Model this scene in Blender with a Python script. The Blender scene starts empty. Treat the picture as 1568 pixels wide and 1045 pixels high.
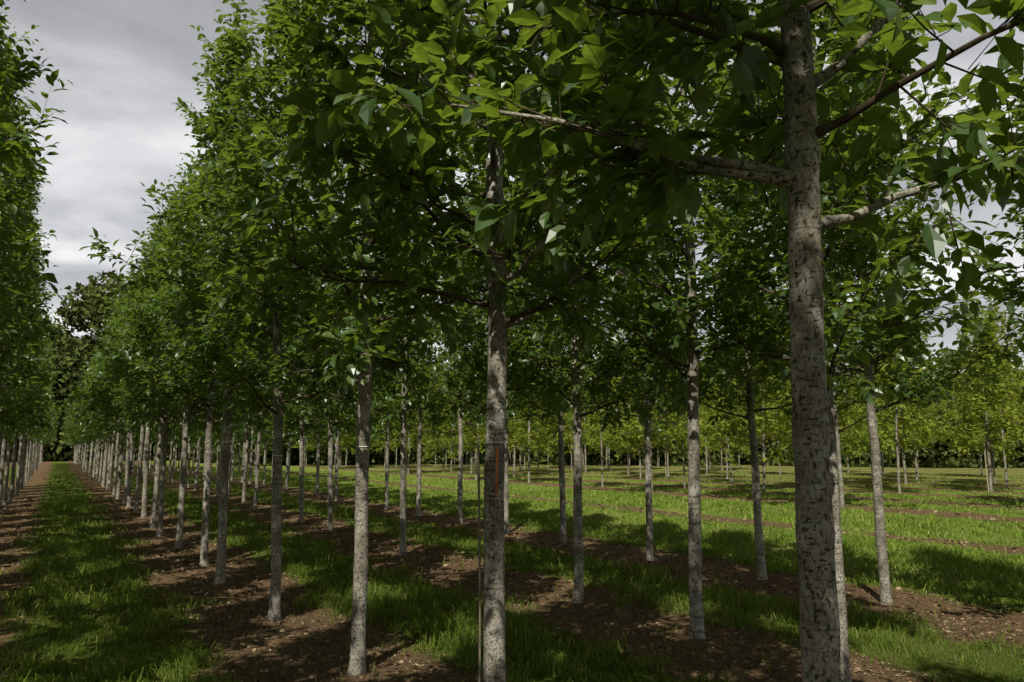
import bpy, math, random
import numpy as np
from mathutils import Vector
random.seed(7); rng=np.random.default_rng(7)
scene=bpy.context.scene
R=math.radians
# ---------------------------------------------------------------- helpers
def mat(name):
    m=bpy.data.materials.new(name); m.use_nodes=True
    nt=m.node_tree; nt.nodes.clear()
    out=nt.nodes.new('ShaderNodeOutputMaterial')
    return m,nt,out
def N(nt,t,**k):
    n=nt.nodes.new(t)
    for a,b in k.items(): setattr(n,a,b)
    return n
def L(nt,a,b): nt.links.new(a,b)
def ramp(nt,fac,stops):
    r=N(nt,'ShaderNodeValToRGB'); e=r.color_ramp.elements
    e[0].position=stops[0][0]; e[0].color=(*stops[0][1],1)
    e[1].position=stops[-1][0]; e[1].color=(*stops[-1][1],1)
    for p,c in stops[1:-1]:
        x=e.new(p); x.color=(*c,1)
    if fac is not None: L(nt,fac,r.inputs[0])
    return r
def math_(nt,op,a,b=None):
    n=N(nt,'ShaderNodeMath',operation=op)
    for i,v in enumerate((a,b)):
        if v is None: continue
        if isinstance(v,(int,float)): n.inputs[i].default_value=v
        else: L(nt,v,n.inputs[i])
    return n.outputs[0]
def noise(nt,vec,scale,detail=4,rough=.55):
    n=N(nt,'ShaderNodeTexNoise'); n.inputs['Scale'].default_value=scale
    n.inputs['Detail'].default_value=detail; n.inputs['Roughness'].default_value=rough
    if vec is not None: L(nt,vec,n.inputs['Vector'])
    return n
def mixc(nt,f,a,b,mode='MIX'):
    n=N(nt,'ShaderNodeMix',data_type='RGBA',blend_type=mode)
    for s,v in ((0,f),(6,a),(7,b)):
        if isinstance(v,(int,float)): n.inputs[s].default_value=v
        elif isinstance(v,tuple): n.inputs[s].default_value=(*v,1)
        else: L(nt,v,n.inputs[s])
    return n.outputs[2]

def leaf_mat(name,stops,trans,tf=.38,rough=.4,spec=.05,xvar=False):
    m,nt,out=mat(name)
    g=N(nt,'ShaderNodeNewGeometry')
    r=ramp(nt,g.outputs['Random Per Island'],stops)
    v=N(nt,'ShaderNodeHueSaturation'); L(nt,r.outputs[0],v.inputs['Color'])
    if xvar:   # sunlight painted into the colour: brighter on the open field, darker between rows
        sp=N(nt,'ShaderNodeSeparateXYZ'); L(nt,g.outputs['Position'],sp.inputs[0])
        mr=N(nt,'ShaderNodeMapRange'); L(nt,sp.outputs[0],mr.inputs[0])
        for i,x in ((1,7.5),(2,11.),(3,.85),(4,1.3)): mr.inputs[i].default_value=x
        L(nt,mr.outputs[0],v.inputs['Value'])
    else:
        oi=N(nt,'ShaderNodeObjectInfo')
        L(nt,math_(nt,'ADD',math_(nt,'MULTIPLY',oi.outputs['Random'],.35),.85),v.inputs['Value'])
    p=N(nt,'ShaderNodeBsdfDiffuse'); L(nt,v.outputs[0],p.inputs['Color'])
    t=N(nt,'ShaderNodeBsdfTranslucent')
    L(nt,mixc(nt,.3,trans,v.outputs[0],'MIX'),t.inputs['Color'])
    mx=N(nt,'ShaderNodeMixShader'); mx.inputs[0].default_value=tf
    L(nt,p.outputs[0],mx.inputs[1]); L(nt,t.outputs[0],mx.inputs[2])
    if spec>0:
        gl=N(nt,'ShaderNodeBsdfGlossy'); gl.inputs['Roughness'].default_value=rough; gl.inputs['Color'].default_value=(.9,.95,1,1)
        m2=N(nt,'ShaderNodeMixShader'); m2.inputs[0].default_value=spec
        L(nt,mx.outputs[0],m2.inputs[1]); L(nt,gl.outputs[0],m2.inputs[2]); L(nt,m2.outputs[0],out.inputs[0])
    else: L(nt,mx.outputs[0],out.inputs[0])
    return m
M_leaf=leaf_mat('leaf_green',[(0,(.030,.066,.016)),(.5,(.056,.112,.021)),(.9,(.095,.165,.03)),(1,(.15,.21,.045))],(.36,.52,.04),.42,spec=.055)
M_leaf_y=leaf_mat('leaf_young_green',[(0,(.11,.16,.03)),(.5,(.17,.24,.04)),(1,(.28,.30,.06))],(.48,.56,.06),.42,spec=0)
M_leaf_d=leaf_mat('leaf_distant',[(0,(.05,.07,.022)),(.6,(.09,.12,.035)),(1,(.14,.16,.05))],(.14,.18,.04),.15,spec=0)
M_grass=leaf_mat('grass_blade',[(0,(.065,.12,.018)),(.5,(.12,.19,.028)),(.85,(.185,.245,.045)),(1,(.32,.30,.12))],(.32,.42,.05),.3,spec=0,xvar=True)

def bark_mat():
    m,nt,out=mat('bark')
    tc=N(nt,'ShaderNodeTexCoord'); oi=N(nt,'ShaderNodeObjectInfo')
    ad=N(nt,'ShaderNodeVectorMath',operation='ADD'); L(nt,tc.outputs['Object'],ad.inputs[0])
    L(nt,math_(nt,'MULTIPLY',oi.outputs['Random'],37.0),ad.inputs[1])
    def mp(s):
        q=N(nt,'ShaderNodeMapping'); q.inputs['Scale'].default_value=s; L(nt,ad.outputs[0],q.inputs[0]); return q.outputs[0]
    big=noise(nt,mp((1,1,1)),6,4,.65)
    c=ramp(nt,big.outputs[0],[(.32,(.17,.155,.125)),(.48,(.29,.27,.225)),(.60,(.41,.39,.34)),(.70,(.55,.53,.475))])
    fine=noise(nt,mp((1,1,.6)),85,4,.75)
    c2=mixc(nt,.75,c.outputs[0],ramp(nt,fine.outputs[0],[(.36,(.30,.28,.25)),(.56,(1,1,1))]).outputs[0],'MULTIPLY')
    le=noise(nt,mp((1,1,2.6)),36,3,.6)
    lm=ramp(nt,le.outputs[0],[(.595,(0,0,0)),(.635,(1,1,1))])
    c3=mixc(nt,math_(nt,'MULTIPLY',lm.outputs[0],.88),c2,(.04,.032,.023))
    sp2=noise(nt,mp((1,1,.5)),80,2,.5)
    sm=ramp(nt,sp2.outputs[0],[(.60,(0,0,0)),(.64,(1,1,1))])
    c3=mixc(nt,math_(nt,'MULTIPLY',sm.outputs[0],.85),c3,(.035,.03,.022))
    ri=noise(nt,mp((.25,.25,9)),6,3,.5)
    rm=ramp(nt,ri.outputs[0],[(.60,(0,0,0)),(.65,(1,1,1))])
    c4=mixc(nt,math_(nt,'MULTIPLY',rm.outputs[0],.55),c3,(.06,.05,.037))
    p=N(nt,'ShaderNodeBsdfPrincipled'); L(nt,c4,p.inputs['Base Color']); p.inputs['Roughness'].default_value=.85
    p.inputs['Specular IOR Level'].default_value=.2
    h=math_(nt,'SUBTRACT',math_(nt,'ADD',fine.outputs[0],math_(nt,'MULTIPLY',big.outputs[0],.8)),math_(nt,'MULTIPLY',lm.outputs[0],.6))
    b=N(nt,'ShaderNodeBump'); b.inputs['Strength'].default_value=.9; b.inputs['Distance'].default_value=.008
    L(nt,h,b.inputs['Height']); L(nt,b.outputs[0],p.inputs['Normal']); L(nt,p.outputs[0],out.inputs[0])
    return m
M_bark=bark_mat()
def twig_mat():
    m,nt,out=mat('twig_bark')
    n=noise(nt,None,30); c=ramp(nt,n.outputs[0],[(.3,(.045,.037,.026)),(.7,(.11,.09,.062))])
    p=N(nt,'ShaderNodeBsdfDiffuse'); L(nt,c.outputs[0],p.inputs['Color'])
    L(nt,p.outputs[0],out.inputs[0]); return m
M_twig=twig_mat()
def simple_mat(name,col,rough=.6):
    m,nt,out=mat(name)
    n=noise(nt,None,40); c=mixc(nt,n.outputs[0],tuple(x*.7 for x in col),col)
    p=N(nt,'ShaderNodeBsdfPrincipled'); L(nt,c,p.inputs['Base Color']); p.inputs['Roughness'].default_value=rough
    L(nt,p.outputs[0],out.inputs[0]); return m

def build_mesh(name,V,quads,tris,mq,mt,mats,smooth_q=None):
    me=bpy.data.meshes.new(name)
    V=np.asarray(V,dtype=np.float32); quads=np.asarray(quads,dtype=np.int32).reshape(-1,4); tris=np.asarray(tris,dtype=np.int32).reshape(-1,3)
    nq,ntr=len(quads),len(tris)
    me.vertices.add(len(V)); me.vertices.foreach_set('co',V.ravel())
    me.loops.add(nq*4+ntr*3); me.loops.foreach_set('vertex_index',np.concatenate([quads.ravel(),tris.ravel()]))
    me.polygons.add(nq+ntr)
    st=np.concatenate([np.arange(nq)*4,nq*4+np.arange(ntr)*3]).astype(np.int32)
    me.polygons.foreach_set('loop_start',st)
    for m in mats: me.materials.append(m)
    mi=np.concatenate([np.broadcast_to(mq,(nq,)),np.broadcast_to(mt,(ntr,))]).astype(np.int32)
    me.polygons.foreach_set('material_index',mi)
    sm=(mi==0) if smooth_q is None else np.full(nq+ntr,smooth_q)
    me.polygons.foreach_set('use_smooth',sm.astype(bool))
    me.update(calc_edges=True)
    return me

def norm(a): return a/np.maximum(np.linalg.norm(a,axis=-1,keepdims=True),1e-9)
LEAF=np.array([(0,0,0),(0,.5,-.01),(0,1,-.17),(-.23,.27,.06),(-.25,.62,.03),(.23,.27,.06),(.25,.62,.03)])
LQ=np.array([(0,1,4,3),(0,5,6,1)]); LT=np.array([(1,2,4),(1,6,2)])
def leaves_geo(P,D,Nn,S):
    D=norm(D); side=norm(np.cross(D,Nn)); Nn=np.cross(side,D)
    V=P[:,None,:]+S[:,None,None]*(LEAF[None,:,0:1]*side[:,None,:]+LEAF[None,:,1:2]*D[:,None,:]+LEAF[None,:,2:3]*Nn[:,None,:])
    base=(np.arange(len(P))*7)[:,None,None]
    return V.reshape(-1,3),(base+LQ[None]).reshape(-1,4),(base+LT[None]).reshape(-1,3)

class Tube:
    def __init__(s): s.V=[]; s.Q=[]; s.M=[]; s.n=0
    def add(s,pts,rad,sides,mi,rough=0):
        pts=np.asarray(pts,float); k=len(pts)
        t=norm(np.gradient(pts,axis=0))
        ref=np.array([1.,0,0]) if abs(t[0][2])>.8 else np.array([0,0,1.])
        u=norm(np.cross(t,ref)); v=np.cross(t,u)
        a=np.arange(sides)*2*math.pi/sides
        r=np.asarray(rad)[:,None]*np.ones((k,sides))
        if rough: r=r*(1+rough*rng.normal(size=(k,sides)))
        V=pts[:,None,:]+r[:,:,None]*(np.cos(a)[None,:,None]*u[:,None,:]+np.sin(a)[None,:,None]*v[:,None,:])
        i=np.arange(k-1)[:,None]*sides; j=np.arange(sides)[None,:]; j2=(j+1)%sides
        Q=np.stack([i+j,i+j2,i+sides+j2,i+sides+j],-1).reshape(-1,4)+s.n
        s.V.append(V.reshape(-1,3)); s.Q.append(Q); s.M.append(np.full(len(Q),mi)); s.n+=k*sides

def trunk_center(z,ph):
    return np.array([.018*math.sin(z*1.1+ph)+.006*math.sin(z*4+ph),.018*math.cos(z*.9+ph*2)-.018*math.cos(ph*2),z])
def make_tree(name,seed,H=6.7,z0=2.0,Rmax=1.27,n1=39,leafmat=None,leafsize=.106,r0=.053,hero=None,dens=.76,lod=0,cone=.95):
    rnd=random.Random(seed); T=Tube(); LP=[];LD=[];LN=[];LS=[]
    ph=seed*1.7
    zs=np.concatenate([np.linspace(-.05,3.0,70 if not lod else 16),np.linspace(3.1,H,22 if not lod else 8)])
    rad=[]
    knots=[(rnd.uniform(.4,3),rnd.uniform(.04,.10)) for _ in range(8)]
    for z in zs:
        q=r0*(1-.16*min(1,z/2.4)) if z<2.4 else r0*.84*(1-(z-2.4)/(H-2.4))**.9+.004
        q*=1+.35*math.exp(-max(z,0)/.07)
        for kz,ka in knots: q*=1+ka*math.exp(-((z-kz)/.03)**2)
        rad.append(q)
    T.add([trunk_center(z,ph) for z in zs],rad,16 if not lod else 8,0,.018)
    def rv():
        v=np.array([rnd.gauss(0,1),rnd.gauss(0,1),rnd.gauss(0,1)]); return v/np.linalg.norm(v)
    def leafy(p0,d,Ln,step=.042,start=.15):
        n=max(2 if not lod else 1,int(Ln/step*dens)); s0=rnd.choice((-1,1))
        sd=np.cross(d,rv()); sd/=max(np.linalg.norm(sd),1e-6)
        sd[2]*=.4
        for i in range(n+1):
            f=start+(1-start)*i/n
            p=p0+d*Ln*f
            s0=-s0
            if i==n: D=d+.25*rv()
            else: D=d*.55+sd*s0*.9+.45*rv()
            D=D+np.array([0,0,-.25])
            nn=np.array([0,0,1.])+.65*rv()
            D/=np.linalg.norm(D)
            LP.append(p+D*.012); LD.append(D); LN.append(nn); LS.append(leafsize*rnd.uniform(.55,1.25)*(1.05-.25*(i==n)))
    def twig(p0,d,Ln,lvl,r):
        d=d/np.linalg.norm(d)
        end=p0+d*Ln+np.array([0,0,.12*Ln])
        mid=(p0+end)/2+np.array([0,0,-.04*Ln])
        if not lod: T.add([p0,mid,end],[r,r*.75,r*.3],3 if lvl>1 else 4,1)
        dd=(end-p0)/np.linalg.norm(end-p0)
        if lvl==1:
            k=rnd.randint(2,4) if not lod else 1
            for j in range(k):
                f=rnd.uniform(.2,.9)
                d2=d*.7+rv()*.9+np.array([0,0,.15])
                twig(p0+(end-p0)*f,d2,Ln*rnd.uniform(.35,.65)+.05,2,r*.5)
        leafy(p0,dd,np.linalg.norm(end-p0),start=.3 if lvl==1 else .2)
    def primary(z,az,el,Ln,r):
        p=trunk_center(z,ph); pts=[p.copy()]; k=8
        a=az;e=el
        for j in range(k):
            p=p+Ln/k*np.array([math.cos(e)*math.cos(a),math.cos(e)*math.sin(a),math.sin(e)])
            pts.append(p.copy()); a+=rnd.gauss(0,.13); e+=rnd.gauss(.03,.11)
        pts=np.array(pts)
        T.add(pts,[r*(1-.8*j/k)*(1+.5*(j==0)) for j in range(k+1)],(9 if r>.012 else 5) if not lod else 3,0 if r>.0145 and hero else 1,.04)
        m=int(Ln*(10.5 if not lod else 6))+3
        for j in range(m):
            s=.16+.84*(j+rnd.random())/m
            x=min(s,.999)*k; i=int(x); q=pts[i]+(pts[i+1]-pts[i])*(x-i)
            d=pts[i+1]-pts[i]; d/=np.linalg.norm(d)
            d2=d*.55+rv()*.85+np.array([0,0,.13])
            twig(q,d2,rnd.uniform(.16,.42)*(1.15-.45*s),1,.004)
        dl=pts[-1]-pts[-2]; twig(pts[-1],dl+.1*rv()+np.array([0,0,.02]),rnd.uniform(.2,.38),1,.004)
    span=H-.35-z0
    def prof(t): return 1-.86*cone*(min(1,max(0,t-.25)/.75))**1.25
    for i in range(n1):
        t=(i+.3)/n1; z=z0+span*t
        az=i*2.39996+rnd.uniform(-.5,.5)
        el=R(12+42*t+rnd.uniform(-10,10))
        Rr=Rmax*prof(t)
        for _ in range(3): Rr=.5*Rr+.5*Rmax*prof(min(1,t+Rr*math.tan(el+.1)/span))
        Rr*=rnd.uniform(.72,1.22)
        Ln=max(.22,(Rr-.2)/math.cos(el+.12))
        primary(z,az,el,Ln,.005+.008*Ln*(1-.4*t))
    if hero:
        for (z,az,el,Ln,r) in hero: primary(z,az,el,Ln,r)
    for j in range(8):
        z=H-.05-j*.09; twig(trunk_center(z,ph),np.array([rnd.gauss(0,.4),rnd.gauss(0,.4),1.0]),rnd.uniform(.15,.35),1,.004)
    LV,lq,lt=leaves_geo(np.array(LP),np.array(LD),np.array(LN),np.array(LS))
    TV=np.concatenate(T.V); TQ=np.concatenate(T.Q); TM=np.concatenate(T.M); off=len(TV)
    me=build_mesh(name,np.concatenate([TV,LV]),np.concatenate([TQ,lq+off]),lt+off,
        np.concatenate([TM,np.full(len(lq),2)]),2,[M_bark,M_twig,leafmat or M_leaf])
    print(name,'leaves',len(LP)); return me,ph

left=math.atan2(.494,-.869); right=left+math.pi
variants=[make_tree('nursery_tree_mesh_%d'%s,s) for s in (1,2,3,4)]
sparse=[make_tree('nursery_tree_mesh_5',5,n1=26,dens=.6,z0=2.15)]
hero1=make_tree('nursery_tree_mesh_6',6,n1=31,dens=.72,z0=2.2,hero=[(2.38,left+.1,R(14),1.35,.017),(2.66,right-.1,R(34),1.2,.0155),(2.75,left-.6,R(30),1.3,.014)])
hero2=make_tree('nursery_tree_mesh_7',7,n1=37,z0=2.15,hero=[(2.2,right+.1,R(24),1.1,.0135),(2.5,left,R(35),1.1,.0135)])
narrow=[make_tree('nursery_tree_mesh_%d'%s,s,Rmax=.95,H=7.7,n1=42,dens=.76) for s in (8,9)]
lodv=[make_tree('nursery_tree_far_mesh_%d'%s,s,lod=1,leafsize=.18,dens=.42,n1=40) for s in (21,22,23)]
lodn=[make_tree('nursery_tree_far_mesh_%d'%s,s,lod=1,leafsize=.18,dens=.40,Rmax=.9,H=7.3,n1=40) for s in (24,)]
young=[make_tree('young_tree_mesh_%d'%s,s,H=h,z0=z,Rmax=r,n1=34,leafmat=M_leaf_y,r0=.05,leafsize=.17,dens=.75,lod=1,cone=c) for s,h,z,r,c in ((11,6.2,1.4,1.9,.65),(12,5.2,1.15,1.8,.6),(13,7.2,1.5,2.1,.7),(14,5.8,1.6,1.6,.75))]

def put(name,me,x,y,s=1,rot=None,sz=None):
    o=bpy.data.objects.new(name,me); scene.collection.objects.link(o)
    o.location=(x,y,0); o.rotation_euler=(random.gauss(0,.010),random.gauss(0,.010),random.uniform(0,6.28) if rot is None else rot)
    o.scale=(s,s,sz or s); return o
# ---------------------------------------------------------------- rows
ROW1=1.85; ROW2=4.7; ROW3=7.55
h1=put('nursery_tree',hero1[0],ROW1,1.56,1.0,0)
h2=put('nursery_tree',hero2[0],ROW1,3.42,1.0,0)
def row(x,ys,meshes,far=None,name='nursery_tree',jx=.05,smin=.92,smax=1.07,lim=26):
    for y in ys:
        ms=meshes if (far is None or math.hypot(x,y)<lim) else far
        put(name,random.choice(ms)[0],x+random.gauss(0,jx),y+random.gauss(0,.08),random.uniform(smin,smax))
row(ROW1,[-.65],sparse)
row(ROW1,[-2.7,-4.8],variants)
put('nursery_tree',variants[0][0],1.97,5.65)
row(ROW1,[7.85,10.15,11.9,13.8]+[15.9+2.1*i for i in range(40)],variants,lodv)
row(-1.1,[3+2.1*i for i in range(42)],narrow,lodn,jx=.04,smin=.92,smax=1.04)
row(-1.1,[-7.5,-5.4,-3.3,-1.2,.9],narrow)
row(-3.95,[-9+2.1*i for i in range(22)],lodn)
row(ROW2,[-.4,3.74,5.32,7.15,8.95,11.4,13.5]+[15.5+2.1*i for i in range(30)],variants,lodv,lim=22)
row(ROW3,[3.2,5.4,7.3,9.3]+[11.4+2.1*i for i in range(28)],variants,lodv,lim=18)
row(10.4,[36+2.6*i for i in range(12)],lodv)
YX=[18.7+3.6*k for k in range(10)]
for k,xr in enumerate(YX[:8]):
    ys=[14.2+4.4*i-4.4*2+ (k%2)*1.7+random.uniform(-1.2,1.2) for i in range(15)]
    ys=[y for y in ys if y>xr*.30 and random.random()>.18]
    row(xr,ys,young,name='young_tree',jx=.45,smin=.78,smax=1.2)

# ------------------------------------------------ labels / marks on trunks
def ring_patch(name,parent,ph,z,h,r,a0,a1,m,n=10):
    V=[];Q=[]
    for zz in (z,z+h):
        c=trunk_center(zz,ph)
        for i in range(n+1):
            a=a0+(a1-a0)*i/n; V.append((c[0]+r*math.cos(a),c[1]+r*math.sin(a),zz))
    for i in range(n): Q.append((i,i+1,n+2+i,n+1+i))
    me=build_mesh(name,V,Q,[],0,0,[m],True)
    o=bpy.data.objects.new(name,me); scene.collection.objects.link(o); o.parent=parent
    md=o.modifiers.new('s','SOLIDIFY'); md.thickness=.001; return o
def cane(parent,dx,dy,h,r,m):
    T=Tube(); T.add([(dx+.01*math.sin(z*2),dy,z) for z in np.linspace(-.05,h,9)],[r*(1+.25*(i%2)) for i in range(9)],7,0)
    me=build_mesh('support_cane',T.V[0],T.Q[0],[],0,0,[m]); o=bpy.data.objects.new('support_cane',me); scene.collection.objects.link(o); o.parent=parent
M_or=simple_mat('orange_marker',(.60,.20,.07)); M_wh=simple_mat('white_tape',(.75,.75,.72)); M_cane=simple_mat('bamboo_cane',(.42,.38,.28)); M_cane2=simple_mat('weathered_cane',(.2,.17,.12))
camdir=math.atan2(-3.44,-1.85)
ring_patch('orange_mark',h2,hero2[1],1.38,.22,.0515,camdir+.1,camdir+.35,M_or)
ring_patch('tie_band',h2,hero2[1],1.62,.005,.052,0,2*math.pi,M_wh,24)
cane(h2,-.070,.03,1.66,.005,M_cane2)
for o in [o for o in scene.objects if o.name.startswith('nursery_tree') and abs(o.location.x-ROW1)<.3 and 5<o.location.y<15]:
    s=int(o.data.name.split('_')[-1].split('.')[0])
    ring_patch('tie_band',o,s*1.7,1.6,.008,.052,0,2*math.pi,M_wh,24)
for o in [o for o in scene.objects if o.name.startswith('young_tree') and random.random()<.25]:
    cane(o,.1,.03,1.9,.016,M_cane)

# ---------------------------------------------------------------- ground
SOIL=[(1.85+2.85*k,.78) for k in range(-4,3)]+[(13.1,.42)]+[(x,.8) for x in YX]
def ground_mat():
    m,nt,out=mat('ground_grass_and_soil')
    g=N(nt,'ShaderNodeNewGeometry'); P=g.outputs['Position']
    sp=N(nt,'ShaderNodeSeparateXYZ'); L(nt,P,sp.inputs[0]); X=sp.outputs[0]
    n1=noise(nt,P,1.6,5,.7)
    wob=math_(nt,'MULTIPLY',math_(nt,'SUBTRACT',n1.outputs[0],.5),1.2)
    near=math_(nt,'SUBTRACT',math_(nt,'PINGPONG',math_(nt,'ADD',math_(nt,'SUBTRACT',X,1.85),2850.0),1.425),.78)
    near=math_(nt,'ADD',near,math_(nt,'MULTIPLY',math_(nt,'GREATER_THAN',X,9.0),9.0))
    far=math_(nt,'SUBTRACT',math_(nt,'PINGPONG',math_(nt,'ADD',math_(nt,'SUBTRACT',X,18.7),3600.0),1.8),.8)
    far=math_(nt,'ADD',far,math_(nt,'MULTIPLY',math_(nt,'LESS_THAN',X,17.0),9.0))
    mid=math_(nt,'SUBTRACT',math_(nt,'ABSOLUTE',math_(nt,'SUBTRACT',X,13.1)),.42)
    v=math_(nt,'ADD',math_(nt,'MINIMUM',math_(nt,'MINIMUM',near,far),mid),wob)
    mr=N(nt,'ShaderNodeMapRange'); L(nt,v,mr.inputs[0]); mr.inputs[1].default_value=-.08; mr.inputs[2].default_value=.08
    f1=noise(nt,P,45,5,.75); f2=noise(nt,P,7,4,.6)
    soil=ramp(nt,f1.outputs[0],[(.3,(.085,.056,.034)),(.5,(.20,.138,.083)),(.7,(.36,.26,.165))])
    soil2=mixc(nt,.5,soil.outputs[0],ramp(nt,f2.outputs[0],[(.3,(.5,.45,.42)),(.7,(1,.95,.9))]).outputs[0],'MULTIPLY')
    gr=ramp(nt,f1.outputs[0],[(.3,(.09,.14,.025)),(.55,(.165,.24,.042)),(.75,(.235,.30,.065))])
    gb=noise(nt,P,.35,3,.6)
    gr2=mixc(nt,math_(nt,'MULTIPLY',ramp(nt,gb.outputs[0],[(.42,(0,0,0)),(.65,(1,1,1))]).outputs[0],.5),gr.outputs[0],(.28,.27,.10))
    nr=N(nt,'ShaderNodeMapRange'); L(nt,X,nr.inputs[0])  # grass colour raised towards the open field to imitate sun falling there
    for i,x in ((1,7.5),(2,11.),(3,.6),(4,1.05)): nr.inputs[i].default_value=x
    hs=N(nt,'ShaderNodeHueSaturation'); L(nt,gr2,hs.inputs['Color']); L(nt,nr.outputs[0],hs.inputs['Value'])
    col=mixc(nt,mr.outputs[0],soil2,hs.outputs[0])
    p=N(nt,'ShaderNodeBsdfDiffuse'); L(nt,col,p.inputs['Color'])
    b=N(nt,'ShaderNodeBump'); b.inputs['Strength'].default_value=1; b.inputs['Distance'].default_value=.04
    L(nt,math_(nt,'ADD',f1.outputs[0],f2.outputs[0]),b.inputs['Height'])
    L(nt,b.outputs[0],p.inputs['Normal']); L(nt,p.outputs[0],out.inputs[0]); return m
gx=np.concatenate([[-900,-300,-100,-40],np.arange(-12,30,.15),[32,36,45,60,90,150,300,900]])
gy=np.concatenate([[-300,-60,-20],np.arange(-4,34,.15),[36,40,50,70,100,160,300,900]])
GX,GY=np.meshgrid(gx,gy)
def relief(X,Y):
    w=np.clip((34-np.hypot(X,Y))/8,0,1)
    return w*(.012*np.sin(X*3.1+Y*1.3)+.012*np.sin(Y*4.3-X*2.2+1)+.008*np.sin(X*9.1+2)*np.sin(Y*7.7))
GZ=relief(GX,GY)+rng.normal(size=GX.shape)*.006*np.clip((34-np.hypot(GX,GY))/8,0,1)
nx,ny=len(gx),len(gy)
i=np.arange(ny-1)[:,None]*nx; j=np.arange(nx-1)[None,:]
Q=np.stack([i+j,i+j+1,i+nx+j+1,i+nx+j],-1).reshape(-1,4)
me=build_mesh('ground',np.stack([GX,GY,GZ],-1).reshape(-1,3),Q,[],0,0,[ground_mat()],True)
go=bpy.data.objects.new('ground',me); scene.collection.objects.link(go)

# ---------------------------------------------------------------- grass
def wobble(X,Y): return .16*np.sin(X*1.3+Y*2.1)+.14*np.sin(Y*5.3+X*3)+.10*np.sin(Y*11.7+X*2)+.12*np.sin(Y*.83+X*.4)
def soilval(X,Y):
    v=np.full(X.shape,99.)
    for c,w in SOIL: v=np.minimum(v,np.abs(X-c)-w)
    return v
def scatter(r0,r1,dens,a0=-14,a1=72):
    area=.5*R(a1-a0)*(r1*r1-r0*r0); n=int(area*dens)
    r=np.sqrt(rng.uniform(r0*r0,r1*r1,n)); a=rng.uniform(R(a0),R(a1),n)
    return r*np.sin(a),r*np.cos(a)
GV=[];GQ=[];GT=[];off=0
for r0,r1,dn,wd,hh in ((3.5,9,2300,.0033,.10),(9,16,900,.006,.095),(16,30,240,.011,.09),(30,55,36,.02,.08)):
    X,Y=scatter(r0,r1,dn)
    v=soilval(X,Y)+wobble(X,Y)*.9
    clump=np.sin(X*6.1+np.sin(Y*4.2)*2)*np.sin(Y*5.3+np.sin(X*3.7)*2)
    keep=(v+rng.normal(size=X.shape)*.08>0.0)|(rng.random(X.shape)<.02)
    keep&=rng.random(X.shape)<(.7+.3*clump)
    X,Y,v,clump=X[keep],Y[keep],v[keep],clump[keep]; n=len(X)
    Z=relief(X,Y)-.01
    big=np.sin(X*1.9+1.3*np.sin(Y*.9))*np.sin(Y*1.4+X*.5)
    H=hh*rng.uniform(.4,1.35,n)*(1+.45*clump+.35*big)
    H*=np.where(rng.random(n)<.04,1.7,1)
    a=rng.uniform(0,6.283,n); fl=rng.uniform(.3,1.3,n)*H
    flow=3*np.sin(X*1.1+Y*.7)+2*np.sin(Y*1.9)
    fa=np.where(rng.random(n)<.5,flow+rng.normal(size=n)*.6,a+1.57)
    dx,dy=np.cos(a)*wd,np.sin(a)*wd
    lx,ly=np.cos(fa)*fl+.012,np.sin(fa)*fl
    B=np.stack([X,Y,Z],-1)
    V=np.stack([B+np.stack([-dx,-dy,0*dx],-1),B+np.stack([dx,dy,0*dx],-1),
       B+np.stack([lx*.4+dx*.8,ly*.4+dy*.8,H*.65],-1),B+np.stack([lx*.4-dx*.8,ly*.4-dy*.8,H*.65],-1),
       B+np.stack([lx,ly,H*(.95-.35*fl/H)],-1)],1)
    b=(np.arange(n)*5)[:,None]+off
    GQ.append(b+np.array([[0,1,2,3]])); GT.append(b+np.array([[3,2,4]])); GV.append(V.reshape(-1,3)); off+=n*5
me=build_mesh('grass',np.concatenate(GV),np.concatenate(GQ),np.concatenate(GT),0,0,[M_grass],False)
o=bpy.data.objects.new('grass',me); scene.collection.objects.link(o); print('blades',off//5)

# ---------------------------------------------------------------- mulch
m,nt,out=mat('wood_chip')
g=N(nt,'ShaderNodeNewGeometry'); r=ramp(nt,g.outputs['Random Per Island'],[(0,(.055,.038,.025)),(.5,(.15,.105,.066)),(.85,(.27,.19,.12)),(1,(.45,.36,.24))])
p=N(nt,'ShaderNodeBsdfDiffuse'); L(nt,r.outputs[0],p.inputs['Color']); L(nt,p.outputs[0],out.inputs[0]); M_chip=m
V_=[];Q_=[];off=0
for r0,r1,dn,sc in ((3.5,9,900,.008),(9,18,300,.012),(18,30,50,.018)):
    X,Y=scatter(r0,r1,dn); k=(soilval(X,Y)<.12); X,Y=X[k],Y[k]; n=len(X)
    B=np.stack([X,Y,relief(X,Y)+rng.uniform(.002,.012,n)],-1)
    u=norm(rng.normal(size=(n,3))*np.array([1,1,.25])); w=norm(np.cross(u,rng.normal(size=(n,3))*np.array([.4,.4,1])))
    s=(sc*rng.lognormal(0,.5,n))[:,None]; t=s*rng.uniform(.25,.8,n)[:,None]
    V=np.stack([B-u*s-w*t,B+u*s-w*t*.6,B+u*s*.8+w*t,B-u*s*.7+w*t],1)
    Q_.append((np.arange(n)*4)[:,None]+np.array([[0,1,2,3]])+off); V_.append(V.reshape(-1,3)); off+=n*4
me=build_mesh('wood_chip_mulch',np.concatenate(V_),np.concatenate(Q_),[],0,0,[M_chip],False)
o=bpy.data.objects.new('wood_chip_mulch',me); scene.collection.objects.link(o)

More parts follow.
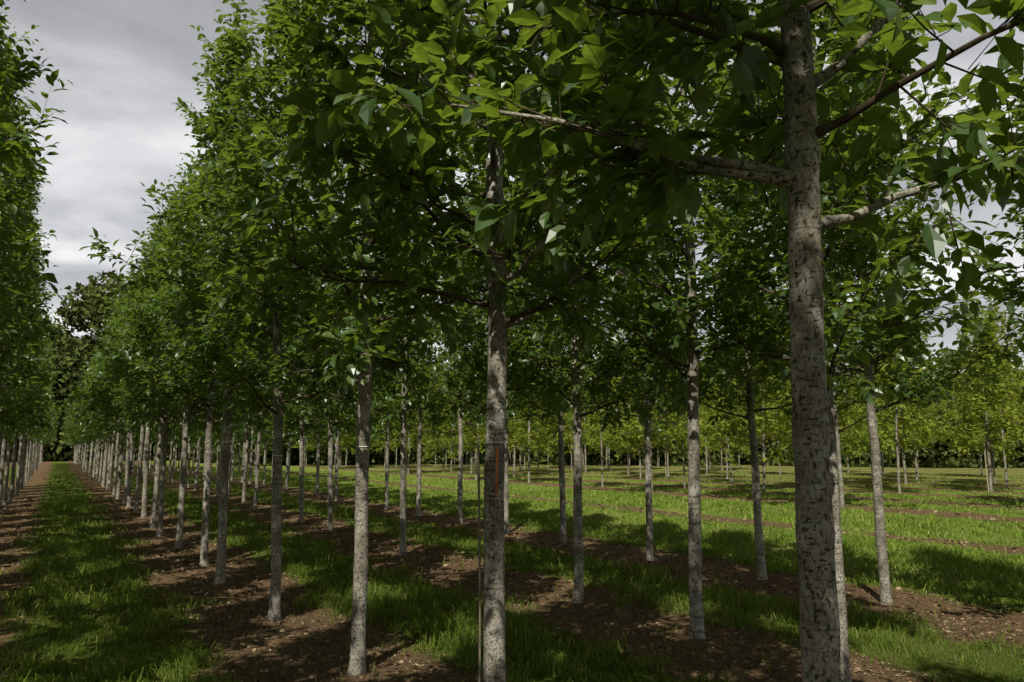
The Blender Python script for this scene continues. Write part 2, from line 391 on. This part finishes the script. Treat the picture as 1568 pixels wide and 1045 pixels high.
# ---------------------------------------------------------------- distant tree belt
P=[];D=[];Nn=[];S=[]
def blobtree(x,y,h,w,sc=.95):
    for c in range(14):
        cz=h*random.uniform(.06,.84); rr=w*random.uniform(.4,.62)*(1.05-.45*cz/h)
        cx=x+random.uniform(-.5,.5)*w; cy=y+random.uniform(-.5,.5)*w
        n=int(330*(rr/2)**1.2)
        d=norm(rng.normal(size=(n,3))); q=np.array([cx,cy,cz])+d*np.array([rr,rr,rr*1.1])*rng.uniform(.7,1.08,(n,1))
        q[:,2]=np.maximum(q[:,2],.2)
        P.append(q); D.append(norm(rng.normal(size=(n,3)))); Nn.append(norm(d+.6*rng.normal(size=(n,3)))); S.append(rng.uniform(.5,1.1,n)*sc)
for k in range(14):
    blobtree(-20+k*3.0+random.uniform(-1,1),110+random.uniform(-6,8),(24 if 7<k<13 else 16)+random.uniform(-2,2),7)
for k in range(54):
    a=R(10+k*1.4); d=80+random.uniform(-7,9)
    blobtree(d*math.sin(a),d*math.cos(a),8+random.uniform(-3.5,3.5),4.5,.6)
V,q,t=leaves_geo(np.concatenate(P),np.concatenate(D),np.concatenate(Nn),np.concatenate(S))
me=build_mesh('distant_tree_belt',V,q,t,0,0,[M_leaf_d],False)
o=bpy.data.objects.new('distant_tree_belt',me); scene.collection.objects.link(o)

# ---------------------------------------------------------------- light
SX,SY=-.67,-.742
sd=Vector((SX,SY,math.tan(R(49)))).normalized()
sun=bpy.data.lights.new('sun','SUN'); sun.energy=5; sun.angle=R(.5); sun.color=(1,.94,.79)
so=bpy.data.objects.new('sun',sun); scene.collection.objects.link(so)
so.rotation_euler=(-sd).to_track_quat('-Z','Y').to_euler()
w=bpy.data.worlds.new('World'); scene.world=w; w.use_nodes=True; nt=w.node_tree; nt.nodes.clear()
out=N(nt,'ShaderNodeOutputWorld'); sky=N(nt,'ShaderNodeTexSky'); sky.sky_type='NISHITA'; sky.sun_disc=False
sky.sun_elevation=R(49); sky.sun_rotation=math.atan2(SX,SY)%(2*math.pi)
b1=N(nt,'ShaderNodeBackground'); L(nt,sky.outputs[0],b1.inputs[0]); b1.inputs[1].default_value=.05
tc=N(nt,'ShaderNodeTexCoord'); sp=N(nt,'ShaderNodeSeparateXYZ'); L(nt,tc.outputs['Generated'],sp.inputs[0])
zz=math_(nt,'ADD',math_(nt,'MAXIMUM',sp.outputs[2],0),.22)
cb=N(nt,'ShaderNodeCombineXYZ'); L(nt,math_(nt,'DIVIDE',sp.outputs[0],zz),cb.inputs[0]); L(nt,math_(nt,'DIVIDE',sp.outputs[1],zz),cb.inputs[1])
cn=noise(nt,cb.outputs[0],1.7,6,.5); cn.inputs['Distortion'].default_value=.3
cc=ramp(nt,cn.outputs[0],[(.34,(.38,.385,.405)),(.48,(.53,.535,.55)),(.60,(.86,.855,.85))])
hz=ramp(nt,sp.outputs[2],[(0.0,(1,1,.98)),(.3,(.86,.86,.87)),(.5,(.62,.62,.62)),(.7,(.08,.08,.08))])
ccc=mixc(nt,1.0,cc.outputs[0],hz.outputs[0],'MULTIPLY')
b2=N(nt,'ShaderNodeBackground'); L(nt,ccc,b2.inputs[0]); b2.inputs[1].default_value=1.4
ms=N(nt,'ShaderNodeMixShader'); ms.inputs[0].default_value=.85; L(nt,b1.outputs[0],ms.inputs[1]); L(nt,b2.outputs[0],ms.inputs[2]); L(nt,ms.outputs[0],out.inputs[0])

# ---------------------------------------------------------------- camera
cam=bpy.data.cameras.new('camera'); cam.lens=28; cam.sensor_width=36; cam.clip_end=3000; cam.clip_start=.05
co=bpy.data.objects.new('camera',cam); scene.collection.objects.link(co)
co.location=(0,0,1.6); co.rotation_euler=(R(90+7.6),0,R(-29.6)); scene.camera=co
scene.view_settings.view_transform='Standard'; scene.view_settings.look='None'; scene.view_settings.exposure=0
